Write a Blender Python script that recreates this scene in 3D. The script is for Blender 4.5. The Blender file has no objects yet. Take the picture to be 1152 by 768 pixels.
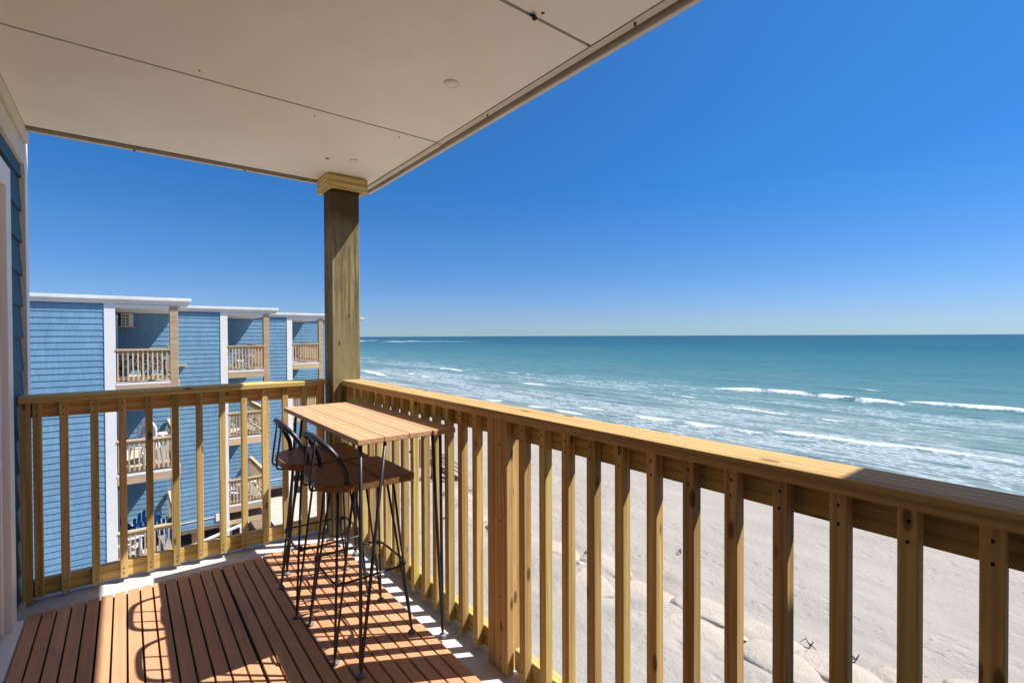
import bpy, bmesh, math, random
from mathutils import Vector, Matrix, noise
R = math.radians
random.seed(7)
sc = bpy.context.scene
C = sc.collection

# ------------------------------------------------------------------ camera
cam_d = bpy.data.cameras.new("camera"); cam = bpy.data.objects.new("camera", cam_d); C.objects.link(cam)
sc.camera = cam
cam_d.sensor_width = 36.0
cam_d.lens = 553.7 / 1152 * 36
cam_d.clip_start = 0.02; cam_d.clip_end = 60000
yaw, pit, rol = R(38.125), R(-0.6244), R(-0.228)
F = Vector((math.sin(yaw)*math.cos(pit), math.cos(yaw)*math.cos(pit), math.sin(pit)))
Rt = Vector((math.cos(yaw), -math.sin(yaw), 0)); U = Rt.cross(F)
R2 = Rt*math.cos(rol) + U*math.sin(rol); U2 = -Rt*math.sin(rol) + U*math.cos(rol)
m = Matrix((R2, U2, -F)).transposed().to_4x4(); m.translation = Vector((0, 0, 1.37))
cam.matrix_world = m

# ------------------------------------------------------------------ light
KX, MY = 0.65, -0.36                       # direction to the sun is (KX, MY, 1)
sv = Vector((KX, MY, 1)).normalized()
sun_el = math.asin(sv.z); sun_az = math.atan2(sv.x, sv.y)
w = bpy.data.worlds.new("World"); sc.world = w; w.use_nodes = True
wn, wl = w.node_tree.nodes, w.node_tree.links
sky = wn.new("ShaderNodeTexSky"); sky.sky_type = 'NISHITA'; sky.sun_disc = False
sky.sun_elevation = sun_el; sky.sun_rotation = sun_az
sky.altitude = 0; sky.air_density = 1.0; sky.dust_density = 0.1; sky.ozone_density = 2.0
# the polarised deep blue of the photograph: less red and green low down, pale blue at the horizon, overhead left bright as added shade fill
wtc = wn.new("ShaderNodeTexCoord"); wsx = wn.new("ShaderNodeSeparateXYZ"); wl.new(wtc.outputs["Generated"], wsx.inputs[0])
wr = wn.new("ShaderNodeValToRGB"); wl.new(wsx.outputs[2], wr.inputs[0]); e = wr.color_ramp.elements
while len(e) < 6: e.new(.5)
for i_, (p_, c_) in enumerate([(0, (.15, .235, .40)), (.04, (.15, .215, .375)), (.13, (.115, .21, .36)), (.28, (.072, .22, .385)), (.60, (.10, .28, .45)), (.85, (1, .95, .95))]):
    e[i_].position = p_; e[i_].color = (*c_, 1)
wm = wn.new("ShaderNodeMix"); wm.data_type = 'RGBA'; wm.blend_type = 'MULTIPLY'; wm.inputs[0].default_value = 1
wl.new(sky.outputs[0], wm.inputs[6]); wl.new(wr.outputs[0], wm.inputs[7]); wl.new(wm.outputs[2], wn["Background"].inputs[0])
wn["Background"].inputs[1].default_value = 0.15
sd = bpy.data.lights.new("sun", 'SUN'); sd.energy = 3.6; sd.angle = R(0.5); sd.color = (1.0, 0.955, 0.90)
so = bpy.data.objects.new("sun", sd); C.objects.link(so); so.rotation_euler = sv.to_track_quat('Z', 'Y').to_euler()
so.location = (5, -5, 12)
sc.view_settings.view_transform = 'Standard'; sc.view_settings.look = 'None'
sc.view_settings.gamma = 1; sc.view_settings.use_curve_mapping = False
sc.view_settings.exposure = 1.1
sc.cycles.max_bounces = 10; sc.cycles.diffuse_bounces = 6

# ------------------------------------------------------------------ materials
class NT:
    def __init__(s, name, rough=0.7, spec=0.3):
        s.m = bpy.data.materials.new(name); s.m.use_nodes = True
        s.n = s.m.node_tree.nodes; s.l = s.m.node_tree.links
        s.b = s.n["Principled BSDF"]; s.b.inputs["Roughness"].default_value = rough
        s.b.inputs["Specular IOR Level"].default_value = spec
    def node(s, t, **k):
        o = s.n.new(t)
        for a, v in k.items():
            if a.startswith('i_'): o.inputs[a[2:].replace('_', ' ')].default_value = v
            else: setattr(o, a, v)
        return o
    def link(s, a, b): s.l.new(a, b)
    def coords(s, scale=(1, 1, 1), rand=True, loc=(0, 0, 0)):
        tc = s.node("ShaderNodeTexCoord"); out = tc.outputs["Object"]
        if rand:
            oi = s.node("ShaderNodeObjectInfo"); vm = s.node("ShaderNodeVectorMath", operation='MULTIPLY_ADD')
            s.link(oi.outputs["Random"], vm.inputs[0]); vm.inputs[1].default_value = (17, 31, 23); s.link(out, vm.inputs[2]); out = vm.outputs[0]
        mp = s.node("ShaderNodeMapping"); mp.inputs["Scale"].default_value = scale; mp.inputs["Location"].default_value = loc
        s.link(out, mp.inputs[0]); return mp.outputs[0]
    def noise(s, vec, scale=5, detail=4, rough=.55, dist=0):
        n = s.node("ShaderNodeTexNoise"); n.inputs["Scale"].default_value = scale; n.inputs["Detail"].default_value = detail
        n.inputs["Roughness"].default_value = rough; n.inputs["Distortion"].default_value = dist
        s.link(vec, n.inputs["Vector"]); return n.outputs["Fac"]
    def ramp(s, fac, stops):
        r = s.node("ShaderNodeValToRGB"); e = r.color_ramp.elements
        while len(e) < len(stops): e.new(.5)
        for i, (p, c) in enumerate(stops):
            e[i].position = p; e[i].color = (*c, 1) if len(c) == 3 else c
        s.link(fac, r.inputs[0]); return r.outputs["Color"]
    def mix(s, a, b, fac, mode='MIX'):
        x = s.node("ShaderNodeMix", data_type='RGBA', blend_type=mode)
        for v, i in ((fac, 0), (a, 6), (b, 7)):
            if hasattr(v, 'is_output'): s.link(v, x.inputs[i])
            else: x.inputs[i].default_value = v if i == 0 else (*v, 1)
        return x.outputs[2]
    def math(s, op, a, b=0, c=None, clamp=False):
        x = s.node("ShaderNodeMath", operation=op, use_clamp=clamp)
        for i, v in enumerate((a, b) if c is None else (a, b, c)):
            if hasattr(v, 'is_output'): s.link(v, x.inputs[i])
            else: x.inputs[i].default_value = v
        return x.outputs[0]
    def rng(s, v, a, b, c=0, d=1, smooth=True):
        x = s.node("ShaderNodeMapRange", interpolation_type='SMOOTHSTEP' if smooth else 'LINEAR')
        s.link(v, x.inputs[0])
        for i, q in enumerate((a, b, c, d)): x.inputs[i+1].default_value = q
        return x.outputs[0]
    def bump(s, h, strength=.3, dist=.01):
        b = s.node("ShaderNodeBump"); b.inputs["Strength"].default_value = strength; b.inputs["Distance"].default_value = dist
        s.link(h, b.inputs["Height"]); s.link(b.outputs[0], s.b.inputs["Normal"])
    def color(s, c): s.link(c, s.b.inputs["Base Color"]); return s.m

def wood(name, base, dark, axis='z', rough=.7, vary=.22, knots=True, grain=.8, spec=.25, weather=0):
    t = NT(name, rough, spec)
    A, B = 38, 1.5
    scl = {'x': (B, A, A), 'y': (A, B, A), 'z': (A, A, B)}[axis]
    v = t.coords(scl)
    g = t.noise(v, 1.0, 5, .65, 1.4)
    col = t.ramp(g, [(.28, dark), (.52, base), (.75, tuple(min(1, c*1.13) for c in base))])
    col = t.mix(base, col, grain)
    scr = {'x': (1.2, 16, 16), 'y': (16, 1.2, 16), 'z': (16, 16, 1.2)}[axis]
    wv = t.node("ShaderNodeTexWave", wave_type='RINGS'); wv.inputs["Scale"].default_value = .9; wv.inputs["Distortion"].default_value = 5; wv.inputs["Detail"].default_value = 2; wv.inputs["Detail Scale"].default_value = .6
    wv.rings_direction = axis.upper()
    t.link(t.coords(scr), wv.inputs["Vector"])
    col = t.mix(col, dark, t.rng(wv.outputs["Fac"], .45, 1, 0, .5))
    big = t.noise(t.coords((2.2, 2.2, 2.2)), 1, 2)
    col = t.mix(col, tuple(c*.78 for c in base), t.rng(big, .45, .7, 0, .5 + weather))
    if knots:
        kk = {'x': (4.5, 13, 13), 'y': (13, 4.5, 13), 'z': (13, 13, 4.5)}[axis]
        vo = t.node("ShaderNodeTexVoronoi"); vo.inputs["Scale"].default_value = 1; vo.inputs["Randomness"].default_value = 1
        t.link(t.coords(kk), vo.inputs["Vector"])
        col = t.mix(col, tuple(c*.32 for c in dark), t.rng(vo.outputs["Distance"], .075, .16, .85, 0))
    oi = t.node("ShaderNodeObjectInfo")
    hs = t.node("ShaderNodeHueSaturation"); t.link(col, hs.inputs["Color"])
    t.link(t.rng(oi.outputs["Random"], 0, 1, 1-vary, 1+vary, False), hs.inputs["Value"])
    r2 = t.math('FRACT', t.math('MULTIPLY', oi.outputs["Random"], 7.31))
    t.link(t.rng(r2, 0, 1, .490, .516, False), hs.inputs["Hue"])
    t.bump(g, .25, .002)
    return t.color(hs.outputs[0])

def paint(name, col, rough=.6, var=.06, scale=3, spec=.3, dirt=None, bump=.05):
    t = NT(name, rough, spec)
    n = t.noise(t.coords((1, 1, 1)), scale, 5, .6)
    c = t.ramp(n, [(.3, tuple(x*(1-var) for x in col)), (.7, tuple(min(1, x*(1+var)) for x in col))])
    if dirt: c = t.mix(c, dirt, t.rng(t.noise(t.coords((1, 1, 1), loc=(5, 3, 1)), scale*.5, 6, .7), .55, .75, 0, .5))
    t.bump(t.noise(t.coords((1, 1, 1)), 60, 3), bump, .003)
    return t.color(c)

PINE = (.66, .465, .18); PINED = (.36, .20, .05)
M = {}
for ax in 'xyz': M['pine_'+ax] = wood('pine_'+ax, PINE, PINED, ax)
M['far_pine'] = wood('far_pine', (.60, .44, .27), (.42, .28, .15), 'x', knots=False)
M['pillar'] = wood('pillar_wood', (.34, .29, .145), (.085, .055, .025), 'z', .85, 0, True, 1.0, .1, .4)
M['teak'] = wood('teak', (.62, .40, .21), (.45, .25, .10), 'y', .5, .05, False, .6, .35)
M['seatwood'] = wood('seat_wood', (.26, .115, .05), (.15, .055, .022), 'y', .38, .06, False, .6, .45)
M['iron'] = paint('black_iron', (.028, .026, .028), .38, .2, 20, .5)
M['foot'] = paint('grey_metal_foot', (.16, .16, .17), .4, .2, 20, .5)
M['hole'] = paint('screw_hole', (.03, .018, .01), .9, .1)
M['ceil'] = paint('ceiling_paint', (.88, .83, .71), .6, .045, 1.6, .25, (.70, .62, .48), .08)
M['groove'] = paint('dark_groove', (.22, .18, .12), .8)
M['cream'] = paint('cream_trim', (.64, .58, .47), .55, .06, 4, .3, (.45, .37, .25))
M['rust'] = paint('rust', (.22, .09, .02), .8)
M['white'] = paint('white_trim', (.76, .74, .71), .5, .03, 3, .3)
M['whitedoor'] = paint('door_white', (.84, .81, .76), .4, .03, 3, .4)
M['roof'] = paint('white_roof_edge', (.72, .71, .68), .6, .1, 2, .2)
M['membrane'] = paint('grey_deck_membrane', (.56, .555, .545), .75, .10, 4, .2, (.42, .41, .39))
M['gap'] = paint('dark_rubber', (.035, .03, .028), .9)
M['resin'] = paint('white_resin', (.75, .74, .72), .5)
M['tan'] = paint('tan_resin', (.50, .42, .34), .6)
M['bluecloth'] = paint('blue_cloth', (.03, .14, .40), .8, .3, 9)
M['redpaint'] = paint('pinkish_red', (.55, .25, .20), .6)
M['concrete'] = paint('concrete', (.50, .45, .38), .85, .1, 1.5, .15, (.38, .33, .27))
M['twig'] = paint('dark_twig', (.09, .06, .04), .9)

def deckmat():
    t = NT('composite_board', .72, .2)
    v = t.coords((60, 1.2, 60), False)
    n = t.noise(v, 1, 5, .6)
    col = t.ramp(n, [(.25, (.52, .245, .115)), (.7, (.67, .34, .175))])
    tc = t.node("ShaderNodeTexCoord"); sx = t.node("ShaderNodeSeparateXYZ"); t.link(tc.outputs["Object"], sx.inputs[0])
    fl = t.math('FLOOR', t.math('DIVIDE', t.math('ADD', sx.outputs[0], .385), .0545))
    wn_ = t.node("ShaderNodeTexWhiteNoise", noise_dimensions='1D'); t.link(fl, wn_.inputs["W"])
    col = t.mix(col, (.68, .42, .26), t.math('MULTIPLY', wn_.outputs[0], .35))
    d = t.noise(t.coords((5, 2, 5), False), 1, 5, .7)
    col = t.mix(col, (.38, .21, .11), t.rng(d, .45, .75, 0, .6))
    wv = t.node("ShaderNodeTexWave", bands_direction='X'); wv.inputs["Scale"].default_value = 60; t.link(tc.outputs["Object"], wv.inputs[0])
    t.bump(wv.outputs["Fac"], .12, .001)
    return t.color(col)
M['board'] = deckmat()

def shinglemat(name, base, W=.0, axis=0):
    t = NT(name, .62, .3)
    tc = t.node("ShaderNodeTexCoord"); sx = t.node("ShaderNodeSeparateXYZ"); t.link(tc.outputs["Object"], sx.inputs[0])
    u = sx.outputs[axis]; z = sx.outputs[2]
    row = t.math('FLOOR', t.math('DIVIDE', z, .178))
    wr = t.node("ShaderNodeTexWhiteNoise", noise_dimensions='1D'); t.link(row, wr.inputs["W"])
    us = t.math('ADD', t.math('DIVIDE', u, .12), t.math('MULTIPLY', wr.outputs[0], 9))
    warp = t.noise(t.coords((9, 9, .01), False), 1, 1)
    us = t.math('ADD', us, t.math('MULTIPLY', warp, .9))
    cell = t.math('FLOOR', us); fr = t.math('FRACT', us)
    cv = t.node("ShaderNodeCombineXYZ"); t.link(cell, cv.inputs[0]); t.link(row, cv.inputs[1])
    wc = t.node("ShaderNodeTexWhiteNoise", noise_dimensions='2D'); t.link(cv.outputs[0], wc.inputs["Vector"])
    col = t.ramp(wc.outputs[0], [(0, tuple(c*.93 for c in base)), (1, tuple(c*1.06 for c in base))])
    n = t.noise(t.coords((30, 30, 1.2), False), 1, 4)
    col = t.mix(col, tuple(c*.75 for c in base), t.rng(n, .4, .75, 0, .5))
    fade = t.noise(t.coords((.6, .6, .6), False), 1, 4)
    col = t.mix(col, tuple(min(1, c*1.15+.03) for c in base), t.rng(fade, .4, .7, 0, .5))
    stk = t.noise(t.coords((3.5, 3.5, .25), False), 1, 4, .6)
    col = t.mix(col, tuple(c*.8 for c in base), t.rng(stk, .52, .75, 0, .45))
    gapm = t.math('LESS_THAN', fr, .045)
    col = t.mix(col, tuple(c*.25 for c in base), t.math('MULTIPLY', gapm, .45))
    return t.color(col)
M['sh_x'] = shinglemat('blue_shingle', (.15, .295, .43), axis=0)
M['sh_y'] = shinglemat('blue_shingle_shaded', (.012, .075, .125), axis=1)  # darker copy of the blue shingle, shade of the side walls put into the colour

# ------------------------------------------------------------------ mesh helpers
class MB:
    def __init__(s): s.bm = bmesh.new(); s.mats = []
    def mi(s, mat):
        if mat not in s.mats: s.mats.append(mat)
        return s.mats.index(mat)
    def _add(s, b, mat, smooth=False):
        i = s.mi(mat)
        for f in b.faces: f.material_index = i; f.smooth = smooth
        me = bpy.data.meshes.new("t"); b.to_mesh(me); b.free()
        n0 = len(s.bm.faces); s.bm.from_mesh(me); bpy.data.meshes.remove(me)
    def box(s, x0, x1, y0, y1, z0, z1, mat, bev=0, M4=None):
        b = bmesh.new(); bmesh.ops.create_cube(b, size=1)
        for v in b.verts:
            v.co = Vector(((x0+x1)/2+v.co.x*(x1-x0), (y0+y1)/2+v.co.y*(y1-y0), (z0+z1)/2+v.co.z*(z1-z0)))
        if bev: bmesh.ops.bevel(b, geom=b.edges[:], offset=bev, segments=2, affect='EDGES', profile=.5)
        if M4 is not None: bmesh.ops.transform(b, matrix=M4, verts=b.verts)
        s._add(b, mat); return s
    def beam(s, a, b_, w_, h_, mat, bev=0):
        a, b_ = Vector(a), Vector(b_); d = b_-a
        q = d.to_track_quat('X', 'Z').to_matrix().to_4x4(); q.translation = (a+b_)/2
        return s.box(-d.length/2, d.length/2, -w_/2, w_/2, -h_/2, h_/2, mat, bev, q)
    def tube(s, pts, r, mat, seg=8, closed=False):
        pts = [Vector(p) for p in pts]; n = len(pts)
        b = bmesh.new(); rings = []; up = Vector((0, 0, 1)); prev = None
        for i, p in enumerate(pts):
            if closed: t = (pts[(i+1) % n]-pts[i-1]).normalized()
            else: t = (pts[min(i+1, n-1)]-pts[max(i-1, 0)]).normalized()
            if prev is None:
                a = t.cross(up)
                if a.length < 1e-3: a = t.cross(Vector((1, 0, 0)))
                a.normalize()
            else: a = (prev - t*prev.dot(t)).normalized()
            prev = a; c = t.cross(a); rr = r[i] if isinstance(r, (list, tuple)) else r
            rings.append([b.verts.new(p+(a*math.cos(k*2*math.pi/seg)+c*math.sin(k*2*math.pi/seg))*rr) for k in range(seg)])
        m_ = n if closed else n-1
        for i in range(m_):
            A_, B_ = rings[i], rings[(i+1) % n]
            for k in range(seg): b.faces.new((A_[k], A_[(k+1) % seg], B_[(k+1) % seg], B_[k]))
        if not closed: b.faces.new(rings[0][::-1]); b.faces.new(rings[-1])
        bmesh.ops.recalc_face_normals(b, faces=b.faces)
        s._add(b, mat, True); return s
    def lathe(s, prof, mat, seg=20, loc=(0, 0, 0)):
        b = bmesh.new(); L = Vector(loc); rings = []
        for r, z in prof: rings.append([b.verts.new(L+Vector((r*math.cos(k*2*math.pi/seg), r*math.sin(k*2*math.pi/seg), z))) for k in range(seg)])
        for A_, B_ in zip(rings, rings[1:]):
            for k in range(seg): b.faces.new((A_[k], A_[(k+1) % seg], B_[(k+1) % seg], B_[k]))
        b.faces.new(rings[0][::-1]); b.faces.new(rings[-1])
        bmesh.ops.recalc_face_normals(b, faces=b.faces)
        s._add(b, mat, True); return s
    def prism(s, outline, z0, z1, mat, bev=0, M4=None):
        b = bmesh.new(); vs = [b.verts.new((x, y, z0)) for x, y in outline]; f = b.faces.new(vs)
        r_ = bmesh.ops.extrude_face_region(b, geom=[f]); bmesh.ops.translate(b, vec=(0, 0, z1-z0), verts=[e for e in r_['geom'] if isinstance(e, bmesh.types.BMVert)])
        bmesh.ops.recalc_face_normals(b, faces=b.faces)
        if bev: bmesh.ops.bevel(b, geom=b.edges[:], offset=bev, segments=2, affect='EDGES')
        if M4 is not None: bmesh.ops.transform(b, matrix=M4, verts=b.verts)
        s._add(b, mat); return s
    def build(s, name, parent=None):
        me = bpy.data.meshes.new(name); s.bm.to_mesh(me); s.bm.free()
        for mt in s.mats: me.materials.append(M[mt])
        o = bpy.data.objects.new(name, me); C.objects.link(o)
        if parent: o.parent = parent
        return o
def tag(o, label=None, cat=None, group=None, kind=None):
    if label: o['label'] = label
    if cat: o['category'] = cat
    if group: o['group'] = group
    if kind: o['kind'] = kind
    return o
def thing(name, label, cat, loc=(0, 0, 0), rz=0, group=None):
    o = bpy.data.objects.new(name, None); C.objects.link(o); o.location = loc; o.rotation_euler = (0, 0, rz); o.empty_display_size = .1
    return tag(o, label, cat, group)
def kids(o): return [c for c in list(bpy.data.objects) if c.parent == o]
def dup(root, loc, rz, label):
    def cp(o, par):
        c = o.copy(); C.objects.link(c); c.parent = par
        for ch in kids(o): cp(ch, c)
        return c
    r_ = cp(root, None); r_.location = loc; r_.rotation_euler = (0, 0, rz); r_['label'] = label
    return r_
def bx(name, parent, mat, *d, bev=0): return MB().box(*d, mat, bev).build(name, parent)

def courses(mb, axis, fixed, sgn, u0, u1, z0, z1, mat, exp=.178, th=.016):
    """shingle courses: wedges, thick at their lower edge; axis = direction the wall runs, sgn = outward side"""
    b = bmesh.new()
    k0 = math.floor(z0/exp)
    k = k0
    while k*exp < z1:
        a = max(k*exp, z0); t = min((k+1)*exp, z1)
        if t-a > .004:
            n = max(1, int((u1-u0)/.9)) ; us = [u0+(u1-u0)*i/n for i in range(n+1)]
            low = [a + (random.uniform(-.006, .006) if a > z0 else 0) for _ in us]
            def P(u, off, z): return (u, fixed+sgn*off, z) if axis == 'x' else (fixed+sgn*off, u, z)
            for i in range(n):
                q = [b.verts.new(P(*c)) for c in ((us[i], th, low[i]), (us[i+1], th, low[i+1]), (us[i+1], .001, t), (us[i], .001, t))]
                b.faces.new(q)
                q = [b.verts.new(P(*c)) for c in ((us[i], -.02, low[i]), (us[i+1], -.02, low[i+1]), (us[i+1], th, low[i+1]), (us[i], th, low[i]))]
                b.faces.new(q)
        k += 1
    mb._add(b, mat); return mb

# ------------------------------------------------------------------ sea and sand
SEA_Z = -8.5
def lin(a, b, s):
    out = []; x = a
    while x < b: out.append(x); x += s
    return out
def grow(a, b, s, g):
    out = []; x = a
    while x < b: out.append(x); s *= g; x += s
    out.append(b); return out
xs = lin(33, 112, .42) + grow(112, 40000, .5, 1.09)
yb = lin(-6, 60, .75)
ys = [-y for y in grow(7, 30000, 1, 1.16)][::-1] + yb + lin(60, 150, 1.3) + grow(150, 40000, 1.5, 1.09)
BRK = [  # x, y0, y1, height, width (breaking crests)
 (86, 23, 44, .6, 1.0), (87.5, 4, 17, .55, .9), (88.5, -34, 2, .5, .9), (103, 29, 34, .2, .45),
 (51.5, 119, 134, .35, .7), (58, 108, 118, .26, .55), (75, 121, 131, .36, .6), (80, 96, 103, .22, .45), (66, 74, 80, .2, .45),
 (70, 44, 50, .14, .4), (64, 20, 34, .15, .4), (52, 6, 20, .22, .7), (49, 24, 44, .20, .7), (45, 46, 60, .18, .6)]
def smooth(a, b, x):
    t = max(0, min(1, (x-a)/(b-a))); return t*t*(3-2*t)
verts = []; foam = []
for x in xs:
    for y in ys:
        z = SEA_Z; fo = 0
        if x < 1500 and abs(y) < 1500:
            f_ = 1-smooth(300, 1500, max(x, abs(y)))
            z += .13*f_*noise.noise(Vector((x*.12, y*.03, 0))) + .07*f_*noise.noise(Vector((x*.45, y*.12, 3)))
        if 36 < x < 112 and -45 < y < 160:
            for bx_, y0, y1, h, wd in BRK:
                if y0-8 < y < y1+8:
                    cx = bx_ + 2.2*noise.noise(Vector((y*.07, bx_, 1))) + .8*noise.noise(Vector((y*.3, bx_, 5)))
                    e = smooth(y0-7, y0+2, y)*(1-smooth(y1-2, y1+7, y))
                    d = x-cx
                    if -3 < d < 9:
                        s = math.exp(-(d/.9)**2) if d < 0 else math.exp(-(d/2.6)**2)
                        z += h*e*s
                        fm = math.exp(-((d+.1)/wd)**2)*e*(.80+1.6*noise.noise(Vector((x*.5, y*.22, 2))))
                        if d > 0: fm = max(fm, e*.5*math.exp(-(d/3.0))*(.4+noise.noise(Vector((x*.5, y*.2, 7)))))
                        fo = max(fo, min(1, fm*1.5*(1 if h > .3 else .7)))
        verts.append((x, y, z)); foam.append(fo)
ny = len(ys)
faces = [(i*ny+j, (i+1)*ny+j, (i+1)*ny+j+1, i*ny+j+1) for i in range(len(xs)-1) for j in range(ny-1)]
me = bpy.data.meshes.new("sea"); me.from_pydata(verts, [], faces)
at_ = me.attributes.new("crest", 'FLOAT', 'POINT'); at_.data.foreach_set("value", foam)
for p in me.polygons: p.use_smooth = True
sea = bpy.data.objects.new("sea", me); C.objects.link(sea); tag(sea, 'blue green sea with lines of white surf', None, None, 'structure')
t = NT('sea_water', .42, .03); t.b.inputs["IOR"].default_value = 1.33
tc = t.node("ShaderNodeTexCoord"); sx = t.node("ShaderNodeSeparateXYZ"); t.link(tc.outputs["Object"], sx.inputs[0])
X = sx.outputs[0]; Yc = sx.outputs[1]
pw = t.noise(t.coords((.035, .008, 0), False), 1, 3)
Xw = t.math('ADD', X, t.math('MULTIPLY', t.math('SUBTRACT', pw, .5), 45))
deep = t.ramp(t.rng(t.math('LOGARITHM', t.math('MAXIMUM', Xw, 20), 10), 1.5, 3.2, 0, 1, False),
    [(0, (.24, .25, .225)), (.12, (.17, .225, .215)), (.26, (.10, .19, .19)), (.42, (.042, .135, .145)), (.68, (.006, .068, .085)), (1, (.001, .042, .062))])
swell = t.noise(t.coords((.05, .006, 0), False), 1, 5, .6)
deep = t.mix(deep, (.065, .14, .13), t.rng(swell, .48, .72, 0, .4))
# fine streaks running along the swell, darker and lighter
st = t.noise(t.coords((.55, .10, 0), False), 1, 6, .7)
deep = t.mix(deep, (.02, .09, .10), t.rng(st, .46, .70, 0, .75))
# lacy foam
wv = t.noise(t.coords((.35, .2, 0), False), 1, 4)
vv = t.node("ShaderNodeVectorMath", operation='MULTIPLY_ADD'); cc = t.node("ShaderNodeCombineXYZ"); t.link(wv, cc.inputs[0]); t.link(st, cc.inputs[1])
t.link(cc.outputs[0], vv.inputs[0]); vv.inputs[1].default_value = (3.0, 3.0, 0); t.link(t.coords((.85, .36, 0), False), vv.inputs[2])
vo = t.node("ShaderNodeTexVoronoi", feature='DISTANCE_TO_EDGE'); vo.inputs["Scale"].default_value = 1.0; t.link(vv.outputs[0], vo.inputs["Vector"])
patch = t.noise(t.coords((.11, .022, 0), False), 1, 5, .65, .6)
near = t.math('MULTIPLY', t.rng(X, 34, 44, .6, 1), t.rng(Xw, 58, 112, 1, 0))
th = t.math('MULTIPLY', t.rng(patch, .42, .72, 0, .30), near)
lace = t.rng(t.math('SUBTRACT', vo.outputs["Distance"], th), -.06, .015, 1, 0)
lace = t.math('MULTIPLY', lace, t.rng(patch, .38, .54, 0, 1)); lace = t.math('MULTIPLY', lace, t.rng(near, 0, .3, 0, 1))
fine = t.noise(t.coords((3.2, 1.7, 0), False), 1, 5, .75)
lace = t.math('MULTIPLY', lace, t.rng(fine, .38, .68, .03, .68))
# long surf lines
ln = t.noise(t.coords((.30, .018, 0), False), 1, 4, .55, .4)
lnm = t.math('MULTIPLY', t.rng(t.math('ABSOLUTE', t.math('SUBTRACT', ln, .52)), .006, .03, 1, 0), t.rng(Xw, 40, 80, .6, 0))
lnm = t.math('MULTIPLY', lnm, t.rng(fine, .35, .6, .1, .9))
far = t.math('MULTIPLY', t.math('MULTIPLY', t.rng(X, 330, 360, 0, 1), t.rng(X, 480, 560, 1, 0)), t.rng(Yc, 700, 900, 0, 1))
farn = t.math('MULTIPLY', far, t.rng(t.noise(t.coords((.03, .006, 0), False), 1, 3), .5, .6, 0, .9))
ca = t.node("ShaderNodeAttribute", attribute_name="crest")
caf = t.rng(t.math('ADD', ca.outputs["Fac"], t.math('MULTIPLY', t.math('SUBTRACT', fine, .5), 1.5)), .3, .8, 0, .95)
fm = t.math('MAXIMUM', t.math('MAXIMUM', lace, caf), t.math('MAXIMUM', lnm, farn), None, True)
t.link(t.rng(fm, 0, 1, .26, .8), t.b.inputs["Roughness"])
t.color(t.mix(deep, (.70, .73, .75), t.math('MULTIPLY', fm, .92)))
h = t.math('ADD', t.math('MULTIPLY', t.noise(t.coords((1.3, .45, 0), False), 1, 5, .65), .5), t.math('MULTIPLY', swell, 1.0))
t.bump(h, .9, .42)
me.materials.append(t.m)

BAGX = 14.6
def sandz(x, y):
    z = -7.15 if x < 10 else -7.15 - .35*smooth(10, 15.5, x)
    z -= smooth(13.2, 15.6, x)*.35
    z -= .64*max(0, (x-15))/22.5
    heap = smooth(9.5, 12, x)*(1-smooth(15, 18.5, x))
    z += heap*(.22*noise.noise(Vector((x*.55, y*.42, 9)))+.10*noise.noise(Vector((x*1.3, y*1.0, 12))))
    z += .10*noise.noise(Vector((x*.18, y*.12, 0))) + (.09*noise.noise(Vector((x*.7, y*.6, 1))) + .035*noise.noise(Vector((x*2.1, y*1.8, 4)))) * (1-smooth(16, 26, x)*.75)
    return z
sxs = [-400, -200, -100, -50, -25, -12, -6, -3] + lin(0, 9, .6) + lin(9, 24, .16) + lin(24, 46, .5) + [60, 90]
sys_ = [-600, -250, -120, -60, -30, -15, -8] + lin(-4, 32, .2) + grow(32, 3000, .5, 1.12)
verts = [(x, y, sandz(x, y) if x > -30 else -7.15) for x in sxs for y in sys_]
ny = len(sys_)
faces = [(i*ny+j, (i+1)*ny+j, (i+1)*ny+j+1, i*ny+j+1) for i in range(len(sxs)-1) for j in range(ny-1)]
me = bpy.data.meshes.new("sand"); me.from_pydata(verts, [], faces)
for p in me.polygons: p.use_smooth = True
sand = bpy.data.objects.new("sand", me); C.objects.link(sand); tag(sand, 'pale beach sand', None, None, 'structure')
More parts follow.
